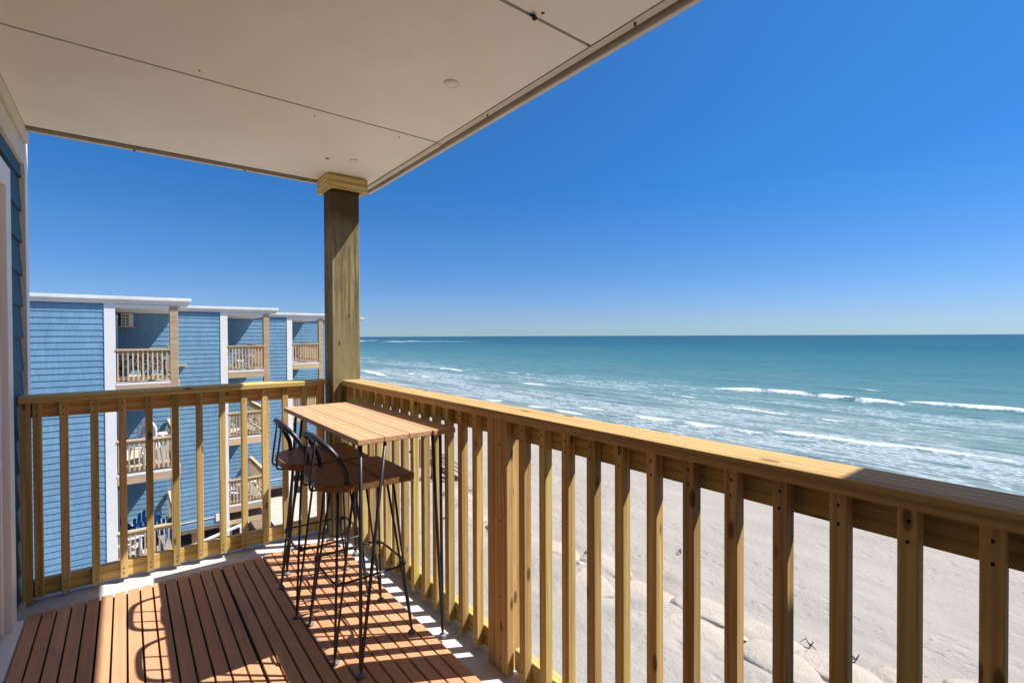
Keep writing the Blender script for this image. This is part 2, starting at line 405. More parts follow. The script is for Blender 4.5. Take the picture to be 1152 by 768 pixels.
def sandmat(name, a, b):
    t = NT(name, .95, .1)
    n1 = t.noise(t.coords((.5, .22, .5), False), 1, 6, .6)
    col = t.ramp(n1, [(.3, a), (.7, b)])
    n2 = t.noise(t.coords((18, 14, 18), False), 1, 4, .7)
    col = t.mix(col, tuple(c*.72 for c in a), t.rng(n2, .5, .78, 0, .5))
    vo = t.node("ShaderNodeTexVoronoi"); vo.inputs["Scale"].default_value = 1; t.link(t.coords((1.4, 1.1, 1.4), False), vo.inputs["Vector"])
    pk = t.math('MULTIPLY', t.rng(vo.outputs["Distance"], .035, .07, .85, 0), t.rng(t.noise(t.coords((.4, .3, .4), False), 1, 2), .4, .5, 0, 1))
    col = t.mix(col, (.14, .10, .07), pk)
    lines = t.noise(t.coords((1.1, .05, 1), False), 1, 4, .6, .5)
    col = t.mix(col, tuple(c*.80 for c in a), t.rng(lines, .50, .72, 0, .3))
    tc = t.node("ShaderNodeTexCoord"); sx = t.node("ShaderNodeSeparateXYZ"); t.link(tc.outputs["Object"], sx.inputs[0])
    wet = t.rng(t.math('ADD', sx.outputs[0], t.math('MULTIPLY', n1, 6)), 30, 37, 0, .6)
    col = t.mix(col, (.26, .24, .22), wet)
    fp = t.node('ShaderNodeTexVoronoi', feature='SMOOTH_F1'); fp.inputs['Scale'].default_value = 1; t.link(t.coords((2.6, 1.9, 2.6), False), fp.inputs['Vector'])
    foot = t.math('MULTIPLY', t.rng(fp.outputs['Distance'], .1, .35, 0, 1), t.rng(t.noise(t.coords((.35, .12, .35), False), 1, 2), .4, .6, .1, .8))
    h = t.math('ADD', t.math('ADD', t.noise(t.coords((7, 5, 7), False), 1, 5, .7), t.math('MULTIPLY', n1, 2)), foot)
    t.bump(h, .8, .07)
    return t.color(col)
M['sand'] = sandmat('sand', (.325, .285, .237), (.38, .338, .283))
M['bag'] = sandmat('sandbag_cloth', (.42, .355, .28), (.50, .43, .345))
me.materials.append(M['sand'])

# ------------------------------------------------------------------ our building
b = thing('apartment_building', 'blue shingled building in the foreground with white sliding door frame and cream balcony ceiling', 'building', (-.45, 3.6, 0))
b.location = (0, 0, 0)
WX = -.445
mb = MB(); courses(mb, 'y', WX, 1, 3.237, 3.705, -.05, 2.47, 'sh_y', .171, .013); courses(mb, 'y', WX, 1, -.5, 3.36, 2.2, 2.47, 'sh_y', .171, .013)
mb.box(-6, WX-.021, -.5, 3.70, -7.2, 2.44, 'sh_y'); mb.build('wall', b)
mb = MB(); courses(mb, 'x', -.45, 1, 1.5, 4.6, -7, 2.4, 'sh_x'); mb.box(WX, 1.49, -.47, -.44, 0, 2.44, 'cream'); mb.box(-6, 4.6, -6, -.471, -7.2, 2.44, 'sh_x'); mb.build('wall', b)  # cream panel is an unseen end wall, added behind the camera to bounce light
bx('corner_board', b, 'white', WX-.05, WX+.028, 3.705, 3.80, -7, 2.44, bev=.003)
mb = MB(); mb.box(WX+.001, WX+.026, -.4, 3.70, 2.30, 2.468, 'cream', .004).box(WX+.026, WX+.046, -.4, 3.70, 2.41, 2.468, 'cream', .004); mb.build('wall_trim', b)
# sliding door
d = thing('sliding_door', None, None); d.parent = b
mb = MB(); mb.box(WX, WX+.032, 3.125, 3.235, .02, 2.15, 'whitedoor', .004).box(WX, WX+.032, 1.2, 3.124, 2.05, 2.15, 'whitedoor', .004).box(WX, WX+.045, 1.1, 1.2, .02, 2.16, 'whitedoor', .004); mb.build('casing', d)
mb = MB(); mb.box(WX-.08, WX+.008, 3.07, 3.122, .06, 2.045, 'whitedoor', .003).box(WX-.08, WX+.008, 1.2, 3.069, 1.99, 2.045, 'whitedoor', .003); mb.build('door_frame', d)
mb = MB(); mb.box(WX-.06, WX-.012, 2.97, 3.068, .08, 1.985, 'whitedoor', .004).box(WX-.06, WX-.012, 1.22, 2.969, .08, .20, 'whitedoor', .004).box(WX-.06, WX-.012, 1.22, 2.969, 1.90, 1.985, 'whitedoor', .004); mb.build('sash', d)
bx('sill', d, 'whitedoor', WX-.08, WX+.055, 1.2, 3.235, -.01, .045, bev=.004)
t = NT('door_glass', .08, .5); t.color(t.ramp(t.noise(t.coords((3, 3, 3)), 1), [(.3, (.18, .2, .22)), (.7, (.25, .27, .29))])); M['glass'] = t.m
bx('glass', d, 'glass', WX-.045, WX-.035, 1.22, 2.969, .2, 1.9)
# ceiling
ZC = 2.47; XG = 1.402; XR = 1.475; YR = 3.62
ceil = MB()
for y0, y1 in ((-.5, 1.289), (1.303, 2.460), (2.4745, YR-.03)): ceil.box(WX+.045, XG-.004, y0, y1, ZC, ZC+.02, 'ceil')
ceil.box(WX, XR-.03, -.5, YR-.03, ZC+.012, ZC+.03, 'groove'); ceil.build('ceiling_panel', b)
mb = MB(); mb.box(XG, 1.436, -.5, YR-.03, ZC-.004, ZC+.012, 'cream', .002).box(XG, 1.436, 2.471, YR-.03, ZC-.008, ZC-.0035, 'cream', .001); mb.build('ceiling_trim', b)
mb = MB(); mb.box(1.452, XR, -.5, YR, ZC-.022, ZC+.18, 'cream', .003); mb.box(1.478, 1.484, -.5, YR+.006, ZC-.012, ZC+.19, 'cream'); mb.build('fascia', b)
mb = MB(); mb.box(WX-.05, 1.452, YR-.026, YR, ZC-.016, ZC+.18, 'cream', .003).box(WX-.05, 1.45, YR-.055, YR-.028, ZC-.006, ZC+.01, 'groove'); mb.build('fascia', b)
mb = MB(); mb.box(-6, 1.6, -6, YR+.02, ZC+.19, ZC+.25, 'roof'); mb.box(1.2, 5.0, -6, -.19, 2.50, 2.66, 'roof'); mb.build('roof', b)
mb = MB(); mb.tube([(1.10, 1.292, ZC-.003), (1.105, 1.280, ZC-.009), (1.118, 1.287, ZC-.004)], .004, 'hole').box(1.116, 1.128, 1.291, 1.303, ZC-.008, ZC, 'hole').tube([(1.13, 1.262, ZC+.001), (1.13, 1.262, ZC-.002)], .006, 'rust'); mb.build('wire_clip', b)
for x, y, r_ in ((1.126, 1.854, .034), (1.131, 3.033, .026)):
    MB().lathe([(r_*.2, -.006), (r_*.62, -.006), (r_*.75, -.002), (r_*.9, -.007), (r_, -.003), (r_, .002)], 'ceil', 24, (x, y, ZC)).build('ceiling_fitting', b)
MB().lathe([(.004, -.004), (.012, -.002), (.012, .001)], 'groove', 12, (.989, 3.102, ZC)).build('ceiling_fitting', b)
for x, y, r_ in ((1.418, 1.10, .005), (1.42, 2.0, .004), (.05, 3.60, .006), (.62, 3.60, .005), (.25, 2.40, .003), (.75, 2.54, .003), (1.2, 2.53, .003), (.4, 1.36, .003), (.9, 1.24, .003)): MB().lathe([(.001, -.0105), (r_, -.0095), (r_, .004)], 'rust', 8, (x, y, ZC+.005 if x < 1.3 and y < 3.3 else ZC-.004 if y < 3.3 else ZC-.012)).build('nail_head', b)
# pillar with its darker stained head
def pillarmat():
    m_ = M['pillar']; nt = m_.node_tree; bs = nt.nodes["Principled BSDF"]; src = bs.inputs["Base Color"].links[0].from_socket
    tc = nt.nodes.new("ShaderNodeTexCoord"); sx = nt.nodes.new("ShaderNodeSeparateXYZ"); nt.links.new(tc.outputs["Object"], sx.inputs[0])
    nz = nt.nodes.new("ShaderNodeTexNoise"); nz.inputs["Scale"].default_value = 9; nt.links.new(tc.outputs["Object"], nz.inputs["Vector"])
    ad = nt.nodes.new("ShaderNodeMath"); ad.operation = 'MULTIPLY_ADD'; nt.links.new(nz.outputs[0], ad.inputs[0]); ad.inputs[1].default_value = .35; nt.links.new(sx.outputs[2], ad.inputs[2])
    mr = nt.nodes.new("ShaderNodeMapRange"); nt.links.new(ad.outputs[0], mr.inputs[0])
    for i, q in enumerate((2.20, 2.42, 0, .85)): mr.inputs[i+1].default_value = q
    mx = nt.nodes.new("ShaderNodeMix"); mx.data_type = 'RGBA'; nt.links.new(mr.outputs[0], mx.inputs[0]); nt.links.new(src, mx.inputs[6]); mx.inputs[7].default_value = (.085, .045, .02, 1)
    n2 = nt.nodes.new("ShaderNodeTexNoise"); n2.inputs["Scale"].default_value = 1; n2.inputs["Detail"].default_value = 6; n2.inputs["Roughness"].default_value = .7
    mp2 = nt.nodes.new("ShaderNodeMapping"); mp2.inputs["Scale"].default_value = (14, 14, 2.2); nt.links.new(tc.outputs["Object"], mp2.inputs[0]); nt.links.new(mp2.outputs[0], n2.inputs["Vector"])
    m2 = nt.nodes.new("ShaderNodeMapRange"); nt.links.new(n2.outputs[0], m2.inputs[0])
    for i, q in enumerate((.47, .66, 0, .75)): m2.inputs[i+1].default_value = q
    mz = nt.nodes.new("ShaderNodeMix"); mz.data_type = 'RGBA'; nt.links.new(m2.outputs[0], mz.inputs[0]); nt.links.new(mx.outputs[2], mz.inputs[6]); mz.inputs[7].default_value = (.13, .095, .055, 1)
    nt.links.new(mz.outputs[2], bs.inputs["Base Color"])
pillarmat()
PX0, PX1, PY0, PY1 = 1.106, 1.30, 3.39, 3.555
mb = MB(); mb.box(PX0, PX1, PY0, PY1, -.3, 2.372, 'pillar', .006)
mb.box(PX0-.018, PX0, PY0+.02, PY0+.06, -.02, 1.03, 'pillar', .003); mb.build('pillar', b)
mb = MB(); mb.box(PX0-.038, PX1+.045, PY0-.05, PY0-.012, 2.375, 2.462, 'pine_x', .003)
mb.box(PX0-.038, PX0-.002, PY0-.0115, 3.585, 2.373, 2.462, 'pine_y', .003).box(PX1+.006, PX1+.045, PY0-.0115, 3.585, 2.373, 2.462, 'pine_y', .003); mb.box(PX0, PX1+.004, PY1+.001, 3.585, 2.373, 2.462, 'pine_x', .003)
mb.build('pillar_capital', b)

# ------------------------------------------------------------------ deck
deck = MB(); deck.box(WX, 1.315, -.5, 3.605, -.30, 0, 'membrane', .004)
deck.box(WX, WX+.03, -.5, 3.5, .0, .03, 'membrane', .003)
tag(deck.build('deck_slab'), 'grey coated balcony deck edge', None, None, 'structure')
mb = MB(); x = -.385
Y1 = 3.325
mb.box(-.385, 1.088, -.4, Y1, .002, .006, 'gap')
i = 0
while x < 1.08:
    g = .0075 if i % 15 != 14 else .013
    mb.box(x, min(x+.0545-g, 1.088), -.4, Y1+random.uniform(-.002, .002), .008, .024, 'board', .0012); x += .0545; i += 1
tag(mb.build('deck_boards'), 'brown composite deck boards', None, None, 'structure')

# ------------------------------------------------------------------ railings
def baluster(x0, x1, y0, y1, par, face, z0=.018, z1=1.036, bow=0):
    mb = MB()
    bmx = MB().bm; bmesh.ops.create_cube(bmx, size=1)
    bmx.free()
    mb.box(x0, x1, y0, y1, z0, z1, 'pine_z', .0022)
    for z in (z1-.028, z1-.068, z0+.055, z0+.028):
        if face == 'x': mb.tube([(x0-.0005, (y0+y1)/2+random.uniform(-.004, .004), z), (x0+.002, (y0+y1)/2, z)], .0038, 'hole', 8)
        else: mb.tube([((x0+x1)/2+random.uniform(-.004, .004), y0-.0005, z), ((x0+x1)/2, y0+.002, z)], .0038, 'hole', 8)
    if bow:
        for v in mb.bm.verts: v.co.y += bow*math.sin((v.co.z-z0)/(z1-z0)*math.pi)
    return mb.build('baluster', par)
rs = thing('balcony_railing', 'pine railing with wide top cap along the seaward side of the balcony, beach behind it', 'railing', (1.2, 3.38, 0)); rs.location = (0, 0, 0)
XI = 1.19
bx('cap', rs, 'pine_y', 1.165, 1.302, -.40, PY0-.004, 1.037, 1.073, bev=.006)
bx('top_rail', rs, 'pine_y', XI+.0365, XI+.0745, -.40, PY0-.004, .955, 1.036, bev=.003)
bx('bottom_rail', rs, 'pine_y', XI+.0365, XI+.0745, -.40, 1.553, .018, .104, bev=.003)
bx('bottom_rail', rs, 'pine_y', XI+.0365, XI+.0745, 1.692, PY0-.004, .018, .104, bev=.003)
mb = MB(); mb.box(XI, XI+.0355, 1.556, 1.689, -.005, 1.036, 'pine_z', .004).box(XI+.036, XI+.115, 1.575, 1.675, -.005, .954, 'pine_z', .004)
for z in (.93, .62, .31, .06): mb.tube([(XI-.0005, 1.60, z), (XI+.002, 1.60, z)], .0045, 'hole', 8)
mb.build('post', rs)
W_ = .034
k = 0
y = 1.242*XI - W_
ylist = []
while y > -.38: ylist.append(y); y -= .1186
y = 1.4838*XI + .004
ylist2 = [y + .1195*i for i in range(14) if y + .1195*i < PY0-.04]
for q, y in enumerate(ylist + ylist2): baluster(XI, XI+.0355, y, y+W_, rs, 'x', random.uniform(.014, .022), 1.036, .007 if q == 1 else random.uniform(-.004, .004))
rl = thing('balcony_railing', 'short pine railing across the far end of the balcony in front of the blue building', 'railing', (.3, 3.5, 0)); rl.location = (0, 0, 0)
YI = 3.50
bx('cap', rl, 'pine_x', WX+.012, PX0-.004, 3.479, 3.612, 1.037, 1.073, bev=.006)
bx('top_rail', rl, 'pine_x', WX+.03, PX0-.022, YI+.0365, YI+.0745, .955, 1.036, bev=.003)
bx('bottom_rail', rl, 'pine_x', WX+.03, PX0-.022, YI+.0365, YI+.0745, .02, .108, bev=.003)
bx('post', rl, 'pine_z', -.426, -.388, YI-.004, YI+.0355, .004, 1.036, bev=.003)
bx('post', rl, 'pine_z', 1.036, 1.085, YI-.002, YI+.0355, .004, 1.036, bev=.003)
for x in (-.381, -.279, -.156, -.036, .084, .209, .329, .449, .570, .690, .814, .934): baluster(x, x+.034, YI, YI+.0355, rl, 'y', random.uniform(.022, .03))

# ------------------------------------------------------------------ table
tx0, tx1, ty0, ty1, TZ = .728, 1.181, 1.935, 3.115, .955
tb = thing('bar_table', 'tall slatted wooden bar table with black hairpin legs against the seaward railing', 'table', ((tx0+tx1)/2, (ty0+ty1)/2, .024))
cx, cy = (tx0+tx1)/2, (ty0+ty1)/2; tz = TZ-.024
top = MB(); n = 4; wd = (tx1-tx0)/n
for i in range(n):
    a = tx0-cx+i*wd; top.box(a+.0012, a+wd-.0012, ty0-cy-(.012 if i == 3 else 0), ty1-cy, tz-.024, tz, 'teak', .003)
top.box(-.16, .16, -.45, -.40, tz-.034, tz-.0245, 'teak').box(-.16, .16, .40, .45, tz-.034, tz-.0245, 'teak'); top.build('tabletop', tb)
for (fx, fy), (a, c) in zip(((.718, 1.893), (1.105, 1.92), (.706, 2.975), (1.105, 2.985)),
        (((.752, 1.965), (.852, 1.95)), ((1.075, 1.95), (1.115, 1.95)), ((.76, 2.97), (.765, 2.86)), ((1.12, 3.05), (1.12, 2.94)))):
    foot = Vector((fx-cx, fy-cy, .012)); mb = MB()
    A_ = Vector((a[0]-cx, a[1]-cy, tz-.025)); B_ = Vector((c[0]-cx, c[1]-cy, tz-.025))
    pts = [A_] + [foot+(A_-foot)*f + Vector((0, 0, 0)) for f in (.6, .3, .08, .03)] + [foot + Vector((0, 0, .004))] + [foot+(B_-foot)*f for f in (.03, .08, .3, .6)] + [B_]
    mb.tube(pts, .0072, 'iron', 8)
    lg = mb.build('leg', tb)
    MB().lathe([(.004, -.0005), (.017, 0), (.019, .006), (.014, .013), (.006, .016)], 'foot', 16, (foot.x, foot.y, 0)).build('foot_cap', lg)

# ------------------------------------------------------------------ stools
def make_stool():
    st = thing('bar_stool', 'nearer dark wooden bar stool with black hoop back, at the near end of the table', 'stool', (.838, 2.21, .024), 0, 'bar stools at the bar table')
    SZ = .735
    seat = MB()
    # D shaped seat of two boards, round at the back (-x)
    def outline(xa, xb):
        pts = []
        N = 14; x0, x1, hw = -.218, .178, .212
        def half(x):
            if x < x0+.15: 
                u = (x0+.15-x)/.15; return .08+ (hw-.08)*math.sqrt(max(0, 1-u*u))
            if x > x1-.02: return hw-.012
            return hw
        xs_ = [xa+(xb-xa)*i/N for i in range(N+1)]
        return [(x, -half(x)) for x in xs_] + [(x, half(x)) for x in xs_[::-1]]
    seat.prism(outline(-.218, .020), SZ-.03, SZ, 'seatwood', .003).prism(outline(.0235, .178), SZ-.03, SZ, 'seatwood', .003)
    seat.build('seat', st)
    mb = MB(); mb.box(-.14, .14, -.15, -.11, SZ-.036, SZ-.0305, 'iron').box(-.14, .14, .11, .15, SZ-.036, SZ-.0305, 'iron').box(-.14, -.10, -.11, .11, SZ-.035, SZ-.0305, 'iron'); mb.build('seat_frame', st)
    bk = MB()
    key = [(-.12, -.180, -.004), (-.125, -.184, .045), (-.15, -.178, .10), (-.18, -.158, .145), (-.203, -.122, .172), (-.210, -.07, .182), (-.211, 0, .185)]
    key = key + [(x, -y_, z) for x, y_, z in key[-2::-1]]
    # Catmull-Rom
    P_ = [Vector(k_) for k_ in key]; sm = []
    for i in range(len(P_)-1):
        p0, p1, p2, p3 = P_[max(i-1, 0)], P_[i], P_[i+1], P_[min(i+2, len(P_)-1)]
        for s in range(4):
            u = s/4; sm.append(.5*((2*p1)+(p2-p0)*u+(2*p0-5*p1+4*p2-p3)*u*u+(3*p1-p0-3*p2+p3)*u**3))
    sm.append(P_[-1]); sm = [p+Vector((0, 0, SZ)) for p in sm]
    nn = len(sm); rad = [.0095+.0025*min(1, min(i, nn-1-i)/6) for i in range(nn)]
    bk.tube(sm, rad, 'iron', 10)
    for s in (-1, 1): bk.lathe([(.004, -.001), (.015, .000), (.013, .004), (.009, .012)], 'iron', 12, (-.12, .180*s, SZ))
    bo = bk.build('backrest', st)
    for s in (-1, 1):
        y_ = s*.052
        MB().tube([(-.210, y_, SZ+.182), (-.216, y_, SZ+.12), (-.232, y_, SZ+.0), (-.234, y_, SZ-.025), (-.229, y_, SZ-.037), (-.213, y_, SZ-.041), (-.15, y_, SZ-.040)], .0048, 'iron', 8).build('back_rod', bo)
    fo = .174
    for sx_ in (-1, 1):
        for sy_ in (-1, 1):
            foot = Vector((sx_*fo, sy_*fo, .012)); A_ = Vector((sx_*.125, sy_*.085, SZ-.036)); B_ = Vector((sx_*.075, sy_*.135, SZ-.036))
            pts = [A_]+[foot+(A_-foot)*f for f in (.6, .3, .08, .02)]+[foot+Vector((0, 0, .002))]+[foot+(B_-foot)*f for f in (.02, .08, .3, .6)]+[B_]
            lg = MB().tube(pts, .0055, 'iron', 8).build('leg', st)
            MB().lathe([(.004, -.0005), (.016, 0), (.018, .005), (.013, .011), (.006, .014)], 'foot', 14, (foot.x, foot.y, 0)).build('foot_cap', lg)
    ring = []; hr = .160; cr = .045
    for cxx, cyy, a0 in ((hr, hr, 0), (-hr, hr, 90), (-hr, -hr, 180), (hr, -hr, 270)):
        sx_ = 1 if cxx > 0 else -1; sy_ = 1 if cyy > 0 else -1
        for k_ in range(5):
            a = R(a0+k_*22.5); ring.append((sx_*(hr-cr)+cr*math.cos(a)*1.1, sy_*(hr-cr)+cr*math.sin(a)*1.1, .315))
    MB().tube(ring, .0052, 'iron', 8, True).build('footrest_ring', st)
    for sx_ in (-1, 1):
        for sy_ in (-1, 1): MB().tube([(sx_*.146, sy_*.146, .305), (sx_*.150, sy_*.150, .325)], .010, 'iron', 8).build('footrest_joint', st)
    return st
s1 = make_stool()
s2 = dup(s1, (.812, 2.655, .024), R(-2), 'farther bar stool, behind the nearer one, at the far end of the bar table')

# ------------------------------------------------------------------ blue building down the beach
bb = thing('apartment_building', 'long blue shingled apartment block down the beach with stepped balconies and white trim', 'building')
FL = (0, -2.75, -5.5)
Y0, SY, SX = 18.8, 4.1, 3.5
for i in range(4):
    yf = Y0+SY*i; yb_ = yf+SY
    xT1 = -.24+SX*i; xT0 = xT1-.26; xw0 = xT0-1.66 if i else -9
    xP0, xP1 = 1.07+SX*i, 1.33+SX*i
    # front wall panel
    mb = MB(); courses(mb, 'x', yf, -1, xw0, xT0, -6.15, 2.36, 'sh_x'); mb.box(xw0, xT0, yf+.021, yb_-.03, -6.15, 2.36, 'sh_x'); mb.build('wall', bb)
    mb = MB(); mb.box(xT0, xT1, yf-.03, yf+.12, -6.9, 2.38, 'white', .004); mb.build('corner_board', bb)
    mb = MB(); mb.box(xw0, xT0, yf-.028, yf-.002, -5.86, -5.83, 'white').box(xT0-.22, xT0-.002, yf-.05, yf-.004, -6.02, -5.74, 'white'); mb.build('wall_trim', bb)
    # inner side wall of the balcony, facing the sea, with doors
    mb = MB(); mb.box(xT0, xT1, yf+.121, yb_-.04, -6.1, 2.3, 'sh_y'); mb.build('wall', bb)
    for zf in FL:
        mb = MB(); mb.box(xT1+.001, xT1+.04, yf+.9, yf+2.9, zf+.04, zf+2.1, 'white').box(xT1+.041, xT1+.046, yf+1.0, yf+2.8, zf+.15, zf+2.0, 'glass'); mb.build('balcony_door', bb)
    # back wall = next unit's side
    if 1:
        mb = MB(); mb.box(xT1-.02, xP1, yb_+.003, yb_+.015, -6.15, 2.3, 'sh_x'); courses(mb, 'x', yb_-.001, -1, xT1-.02, xP1+.005, -6.15, 2.36, 'sh_x'); mb.build('wall', bb)
    # post
    mb = MB(); mb.box(xP0+.02, xP1-.02, yf-.02, yf+.2, -7.1, 2.34, 'far_pine', .01); mb.build('post', bb)
    # roof
    zt = 2.60
    mb = MB(); mb.box(-9 if i == 0 else xT0-1.85, xP1+.33, yf-.13, yb_+.2, zt-.10, zt, 'roof', .01).box(-9 if i == 0 else xT0-1.83, xP1+.28, yf-.05, yb_-.2, zt-.22, zt-.101, 'roof'); mb.build('roof', bb)
    mb = MB(); mb.box(xT1, xP1+.05, yf+.0, yb_-.05, 2.27, 2.37, 'white'); mb.build('balcony_ceiling', bb)
    for zf in FL:
        mb = MB(); mb.box(xT1, xP1-.01, yf-.0, yb_-.03, zf-.10, zf, 'concrete').box(xT1, xP0+.02, yf-.04, yf-.001, zf-.06, zf+.01, 'white').box(xT1, xP0+.02, yf-.035, yf-.0015, zf-.30, zf-.062, 'far_pine').box(xP1-.009, xP1+.03, yf+.2, yb_-.03, zf-.30, zf, 'far_pine')
        if zf < 0: mb.box(xT1, xP1-.02, yf+.05, yb_-.05, zf-.16, zf-.101, 'groove')
        mb.build('balcony_floor', bb)
        if i < 3:
            rr = thing('balcony_railing', None, None); rr.parent = bb
            MB().box(xT1, xP0+.02, yf-.05, yf+.09, zf+.98, zf+1.03, 'far_pine').build('cap', rr)
            MB().box(xT1, xP0+.02, yf+.021, yf+.06, zf+.86, zf+.979, 'far_pine').build('top_rail', rr)
            MB().box(xT1, xP0+.02, yf+.021, yf+.06, zf+.09, zf+.19, 'far_pine').build('bottom_rail', rr)
            nb = 11
            for k_ in range(nb):
                xx = xT1+.03+(xP0-xT1-.05)*k_/(nb-.5); MB().box(xx, xx+.038, yf-.018, yf+.02, zf+.07, zf+.979, 'far_pine').build('baluster', rr)
            MB().box(xP1-.13, xP1-.01, yf+.2, yb_-.06, zf+.98, zf+1.03, 'far_pine').build('cap', rr)
            MB().box(xP1-.08, xP1-.045, yf+.2, yb_-.06, zf+.86, zf+.979, 'far_pine').build('top_rail', rr)
            MB().box(xP1-.08, xP1-.045, yf+.2, yb_-.06, zf+.09, zf+.19, 'far_pine').build('bottom_rail', rr)
# balusters of the seaward railings
mb = MB()
for i in range(3):
    for zf in FL:
        yf = Y0+SY*i; xP1 = 1.33+SX*i; y_ = yf+.28
        while y_ < yf+SY-.15: mb.box(xP1-.12, xP1-.082, y_, y_+.038, zf+.07, zf+.979, 'far_pine'); y_ += .13
tag(mb.build('side_balusters', bb), kind='stuff')
# piles under the building
for i in range(4):
    for dx in (-1.5, -.35):
        for dy in (.3, 3.2):
            xx = SX*i+dx; yy = Y0+SY*i+dy; MB().box(xx, xx+.25, yy, yy+.25, -7.4, -6.15, 'far_pine', .01).build('pile', bb)
mb = MB()
for i in range(4): mb.box((-9 if i == 0 else SX*i-2.17), SX*i+1.3, Y0+SY*i+.05, Y0+SY*(i+1)-.06, -6.32, -6.151, 'far_pine')
mb.build('floor_beam', bb)

# lattice air-conditioner on a shelf, top balcony
ac = thing('air_conditioner', 'white air conditioner on a small shelf inside the top left balcony of the blue building', 'air conditioner', (-.05, 22.4, 1.72))
mb = MB(); mb.box(-.08, .27, 0, .3, .04, .52, 'white', .01)
for r_ in range(4):
    for c_ in range(2): mb.box(-.05+c_*.11, .035+c_*.11, -.004, .002, .08+r_*.105, .155+r_*.105, 'groove')
mb.build('case', ac); MB().box(-.19, .38, -.02, .42, 0, .038, 'far_pine', .004).build('shelf', ac)
# shelf board seen right of the post
tag(MB().box(1.32, 1.85, 22.6, 22.86, .28, .33, 'far_pine', .005).build('wall_shelf'), 'small pale shelf on the blue wall right of the first balcony post', 'shelf')

# ------------------------------------------------------------------ balcony furniture down the beach
def adirondack(label, loc, rz, mat='resin', group='slatted garden chairs on the far balconies', s=1.0):
    c = thing('garden_chair', label, 'chair', loc, rz, group)
    mb = MB()
    for k_ in range(6): mb.beam((-.24+k_*.095*1, -.05, .38), (-.24+k_*.095, .42, .30), .075, .02, mat)
    mb.build('seat', c)
    mb = MB()
    for k_ in range(6):
        x_ = -.24+k_*.095; hh = .98-.35*(abs(k_-2.5)/2.5)**2*.5
        mb.beam((x_*.9, .40, .28), (x_*1.15, .66, hh), .07, .02, mat)
    mb.beam((-.27, .53, .60), (.27, .53, .60), .03, .06, mat); mb.build('backrest', c)
    for s_ in (-1, 1):
        MB().beam((s_*.31, -.10, .56), (s_*.31, .56, .54), .11, .025, mat).build('armrest', c)
        MB().beam((s_*.29, -.02, 0), (s_*.29, -.02, .55), .035, .09, mat).build('leg', c)
        MB().beam((s_*.27, -.0, .37), (s_*.27, .75, .0), .03, .10, mat).build('leg', c)
    return c
def round_chair(label, loc, rz, mat='tan'):
    c = thing('bucket_chair', label, 'chair', loc, rz, 'round-backed chairs on the middle balcony')
    mb = MB(); mb.lathe([(.05, 0), (.24, .005), (.26, .03), (.24, .05)], mat, 16, (0, 0, .66)); mb.build('seat', c)
    mb = MB(); pts = []
    Mx = Matrix.Translation((0, .22, .60)) @ Matrix.Rotation(R(78), 4, 'X')
    mb2 = bmesh.new()
    out = [(.30*math.cos(a)*.9, .05+.36+.38*math.sin(a)) for a in [k_*math.pi/9 for k_ in range(18)]]
    mb.prism([(x_, y_) for x_, y_ in out], -.02, .02, mat, .006, Mx)
    mb2.free(); mb.build('backrest', c)
    for s_ in (-1, 1):
        for q in (-1, 1): MB().tube([(s_*.18, q*.16, .66), (s_*.25, q*.24, 0)], .018, mat, 6).build('leg', c)
        MB().tube([(s_*.26, -.16, .67), (s_*.30, -.16, .86), (s_*.31, .22, .92), (s_*.24, .28, .86)], .018, mat, 6).build('armrest', c)
    return c
def side_table(label, loc, r_=.35, h_=.7, mat='resin'):
    c = thing('patio_table', label, 'table', loc)
    MB().lathe([(.05, h_-.03), (r_, h_-.03), (r_, h_), (.05, h_)], mat, 20).build('tabletop', c)
    for k_ in range(4):
        a = k_*math.pi/2+.6; MB().tube([(r_*.6*math.cos(a), r_*.6*math.sin(a), h_-.03), (r_*.8*math.cos(a), r_*.8*math.sin(a), 0)], .018, mat, 6).build('leg', c)
    return c
t = NT('patterned_cloth', .8); vo = t.node("ShaderNodeTexVoronoi"); vo.inputs["Scale"].default_value = 11; t.link(t.coords((1, 1, 1)), vo.inputs["Vector"])
t.color(t.ramp(vo.outputs["Distance"], [(.38, (.04, .05, .07)), (.5, (.6, .58, .54))])); M['pattern'] = t.m
def lounge(label, loc, rz):
    c = thing('lounge_chair', label, 'chair', loc, rz)
    MB().box(-.32, .32, -.3, .3, .32, .46, 'pattern', .04).build('seat_cushion', c)
    MB().box(-.32, .32, -.06, .06, 0, .62, 'pattern', .04, Matrix.Translation((0, .3, .40)) @ Matrix.Rotation(R(-12), 4, 'X')).build('back_cushion', c)
    for s_ in (-1, 1):
        MB().tube([(s_*.35, -.3, 0), (s_*.35, -.3, .6), (s_*.35, .35, .62), (s_*.35, .38, 0)], .02, 'iron', 6).build('frame', c)
    return c
# unit A
lounge('black and white patterned lounge chair on the top left balcony, nearer the post', (.70, 20.0, 0), R(170))
lounge('dark patterned lounge chair on the top left balcony, nearer the white corner board', (.10, 20.4, 0), R(200))
round_chair('cream round-backed chair on the middle balcony nearest the white corner board', (.34, 19.35, -2.75), R(-40), 'resin')
round_chair('taller looking cream round-backed chair to the right on the middle left balcony', (.62, 20.1, -2.75), R(15), 'resin')
side_table('white round table top beside the round-backed chairs', (.92, 20.6, -2.75), .30, .86)
# blue folded parasol and blue chair, bottom balcony
for lb, x_, y_, a_, mt in (('bright blue slatted chair on the bottom left balcony, nearer the post', .80, 20.4, 165, 'bluecloth'), ('bright blue slatted chair on the bottom left balcony, left of the other blue chair', .28, 20.9, 195, 'bluecloth'), ('white slatted chair beside the blue chairs on the bottom left balcony', .10, 19.5, 120, 'resin')):
    adirondack(lb, (x_, y_, -5.5), R(a_), mt).scale = (1.2, 1.2, 1.25)
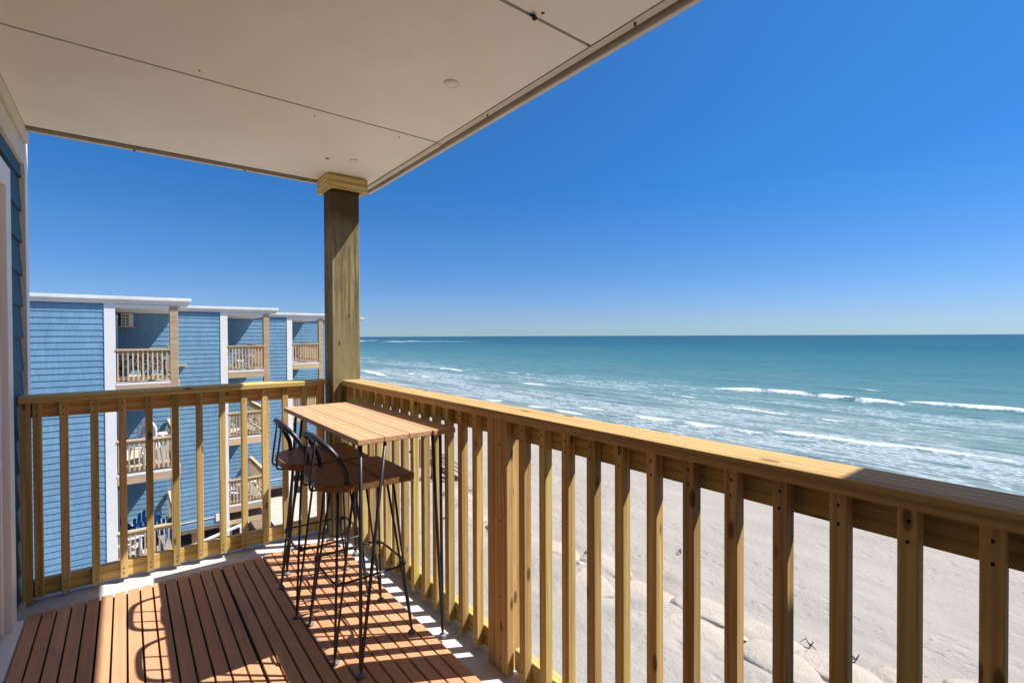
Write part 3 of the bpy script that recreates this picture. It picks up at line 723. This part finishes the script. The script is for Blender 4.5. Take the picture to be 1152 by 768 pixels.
# unit B
adirondack('white slatted chair on the top balcony of the second stack', (4.05, 24.2, 0), R(180))
adirondack('white slatted chair on the middle balcony of the second stack', (3.75, 24.0, -2.75), R(170))
side_table('small tan table on the middle balcony of the second stack', (4.4, 24.2, -2.75), .28, .5, 'tan')
adirondack('white slatted chair facing out on the bottom balcony of the second stack', (3.72, 24.3, -5.5), R(175))
adirondack('white slatted chair turned sideways at the left of the bottom balcony in the second stack', (3.45, 23.5, -5.5), R(250))
side_table('white table at the right of the bottom balcony in the second stack', (4.35, 24.0, -5.5), .32, .62)
# unit C
adirondack('pinkish red slatted chair on the top balcony of the third stack', (7.1, 28.0, 0), R(160), 'redpaint')
adirondack('white slatted chair on the middle balcony of the third stack', (7.3, 28.2, -2.75), R(180))

# ------------------------------------------------------------------ ground works by the blue building
t = NT('shaded_pavers', .9, .1); br = t.node("ShaderNodeTexBrick"); br.inputs["Scale"].default_value = 1; br.inputs["Color1"].default_value = (.23, .17, .13, 1); br.inputs["Color2"].default_value = (.28, .21, .16, 1); br.inputs["Mortar"].default_value = (.12, .09, .07, 1)  # dark brown has the shade under the building put into the colour
br.inputs["Mortar Size"].default_value = .012; br.inputs["Brick Width"].default_value = .4; br.inputs["Row Height"].default_value = .14
t.link(t.coords((1, 1, 1), False), br.inputs["Vector"]); M['paver'] = t.m; t.color(br.outputs[0])
tag(MB().box(-3, 5.2, 20.0, 26.5, -7.1, -6.98, 'paver').build('path'), 'paved path with the shade under the building in its brown colour', None, None, 'structure')
tag(MB().box(1.6, 5.3, 21.4, 21.62, -6.98, -6.80, 'concrete', .02).build('kerb'), 'pale concrete kerb', None, None, 'structure')
hr = thing('walkway_rail', 'low white rail slanting up beside the paved path under the blue building', 'railing', (2.6, 22.0, -6.98)); hr.location = (0, 0, 0)
MB().beam((1.4, 22.3, -6.72), (3.9, 22.5, -6.18), .10, .09, 'white', .01).build('rail_board', hr)
for x_ in (2.2, 3.55): MB().box(x_, x_+.1, 22.33, 22.43, -7.0, -6.72+(x_-1.4)*.2, 'white', .004).build('rail_post', hr)
wd_ = thing('wooden_platform', 'weathered pale plank platform on the sand beside the blue building', 'platform', (6.2, 24, -6.9)); wd_.location = (0, 0, 0)
mb = MB(); x_ = 5.0
while x_ < 8.6: mb.box(x_, x_+.13, 21.6, 27.2, -6.84, -6.80, 'concrete', .004); x_ += .138
mb.build('decking', wd_)
MB().box(5.0, 8.6, 21.52, 21.598, -7.05, -6.81, 'far_pine').build('edge_beam', wd_)
for x_ in (5.1, 8.3): MB().box(x_, x_+.2, 21.63, 21.83, -7.6, -6.845, 'far_pine').build('pile', wd_)

# ------------------------------------------------------------------ beach stairs
sr = thing('beach_stairs', 'weathered wooden beach stairs with slanting handrails going down to the sand', 'stairs', (15, 26, -7.6)); sr.location = (0, 0, 0)
P0 = Vector((14.2, 27.6, -5.9)); P1 = Vector((17.0, 27.0, -8.0))
for s_ in (0, 1.1):
    o_ = Vector((0, s_, 0)); MB().beam(P0+o_, P1+o_, .05, .26, 'twig').build('stringer', sr)
    for hgt in (.95, .70, .45): MB().beam(P0+o_+Vector((0, 0, hgt)), P1+o_+Vector((0, 0, hgt)), .05, .07, 'groove').build('handrail', sr)
    for f in (.05, .5, .95): p_ = P0.lerp(P1, f)+o_; MB().box(p_.x-.05, p_.x+.05, p_.y-.05, p_.y+.05, p_.z-.8, p_.z+1.0, 'groove').build('stair_post', sr)
for k_ in range(9):
    p_ = P0.lerp(P1, (k_+.5)/9); MB().box(p_.x-.14, p_.x+.14, p_.y-.02, p_.y+1.12, p_.z+.02, p_.z+.06, 'concrete').build('tread', sr)

# ------------------------------------------------------------------ sandbags and driftwood
def sandbag(label, x_, y_, L_, W_, H_, rz, dz=0, flap=False):
    o = thing('sandbag', label, 'sandbag', (x_, y_, sandz(x_, y_)+dz), rz, 'half buried sandbags on the beach')
    b_ = bmesh.new(); bmesh.ops.create_icosphere(b_, subdivisions=4, radius=1)
    sd_ = random.random()*50
    for v in b_.verts:
        c = v.co.copy(); e = .62
        f_ = Vector([math.copysign(abs(q)**e, q) for q in c])
        wr = 1 + .13*noise.noise(Vector((c.x*1.6+sd_, c.y*1.6, c.z*2))) + -.05*abs(noise.noise(Vector((c.x*1.5, c.y*3+sd_, c.z*2)))) + .022*noise.noise(Vector((c.x*2+sd_, c.y*9, c.z*7)))
        v.co = Vector((f_.x*L_/2*wr, f_.y*W_/2*wr*(1-.12*abs(f_.x)), f_.z*H_/2*wr))
    m_ = MB(); m_._add(b_, 'bag', True); m_.build('bag', o)
    if flap:
        m_ = MB(); m_.beam((L_*.1, W_*.45, H_*.35), (L_*.1+.15, W_*.75, H_*.62), .35, .012, 'bag').beam((L_*.1+.15, W_*.75, H_*.62), (L_*.1+.42, W_*.85, H_*.3), .28, .012, 'bag'); m_.build('torn_flap', o)
    return o
spots = [(15.9, 3.6, 1.7, .95, .8, 80, .06, 1), (14.7, 4.9, 1.9, 1.0, .75, 95, .1, 0), (14.9, 6.8, 1.8, .95, .62, 85, .06, 1), (14.6, 8.6, 1.9, 1.0, .55, 92, .04, 0), (14.3, 10.6, 1.9, 1.1, .55, 88, .05, 0),
 (13.4, 5.8, 1.8, 1.0, .6, 84, .02, 0), (13.2, 8.0, 1.9, 1.0, .55, 95, .0, 0), (14.5, 12.7, 2.0, 1.0, .6, 84, .06, 1), (14.0, 15.0, 1.9, 1.0, .55, 100, .04, 0), (13.4, 17.4, 2.0, 1.1, .6, 100, .05, 0), (12.8, 19.8, 2.0, 1.0, .6, 98, .08, 1), (14.4, 23.2, 2.2, 1.1, .65, 80, .1, 0), (12.9, 12.0, 1.8, 1.0, .45, 70, .0, 0), (16.8, 2.3, 1.6, .9, .7, 60, .05, 0), (15.6, 1.2, 1.8, 1.0, .7, 100, .05, 0)]
desc = ['largest swollen sandbag at the lower right of the beach, between the last two balusters', 'sandbag left of the swollen one with a creased top', 'sandbag with a stiff torn flap standing up like a small tent', 'smooth low sandbag just beyond the tent-like torn flap', 'flat sandbag beside a dark twig on the beach',
 'low sandbag nearest the building below the torn-flap bag', 'nearly buried sandbag nearest the building, mid row', 'sandbag with a lifted flap in the middle of the row', 'rounded sandbag past the middle of the row', 'sandbag seen just right of the thick railing post', 'sandbag with ruffled cloth seen just left of the thick railing post', 'farthest sandbag, at the foot of the beach stairs', 'small almost buried sandbag inside the row', 'small turned sandbag nearest the sea at the lower right', 'sandbag closest to the camera at the bottom edge of the beach']
for (x_, y_, L_, W2, H_, rz, dz, fl), ds in zip(spots, desc): sandbag(ds, x_, y_, L_*1.15, W2*1.35, H_, R(rz), dz-.13, bool(fl))
tw = [(15.3, 9.4), (15.2, 10.9), (16.2, 4.9), (15.7, 5.9), (14.9, 14.2), (13.5, 21.5), (18.5, 12.0), (16.2, 24.8)]
tl = ['dark forked twig beside the flat sandbag', 'dark curled twig lying beyond the middle sandbags', 'thin bent twig near the swollen sandbag', 'dark scrap of driftwood beside the torn-flap sandbag', 'short stick on the sand seen through the middle balusters', 'dark stick near the foot of the beach stairs', 'small lone stick out on the flat sand', 'tangle of dark sticks under the beach stairs']
for (x_, y_), l_ in zip(tw, tl):
    o = thing('driftwood', l_, 'driftwood', (x_, y_, sandz(x_, y_)+.03), random.random()*6, 'driftwood twigs on the sand'); m_ = MB()
    for k_ in range(3):
        a = random.random()*6; L_ = random.uniform(.15, .38); m_.tube([(0, 0, .03), (L_*.5*math.cos(a), L_*.5*math.sin(a), .10+.04*k_), (L_*math.cos(a+.4), L_*math.sin(a+.4), .05)], [.022, .016, .006], 'twig', 6)
    m_.build('branch', o)
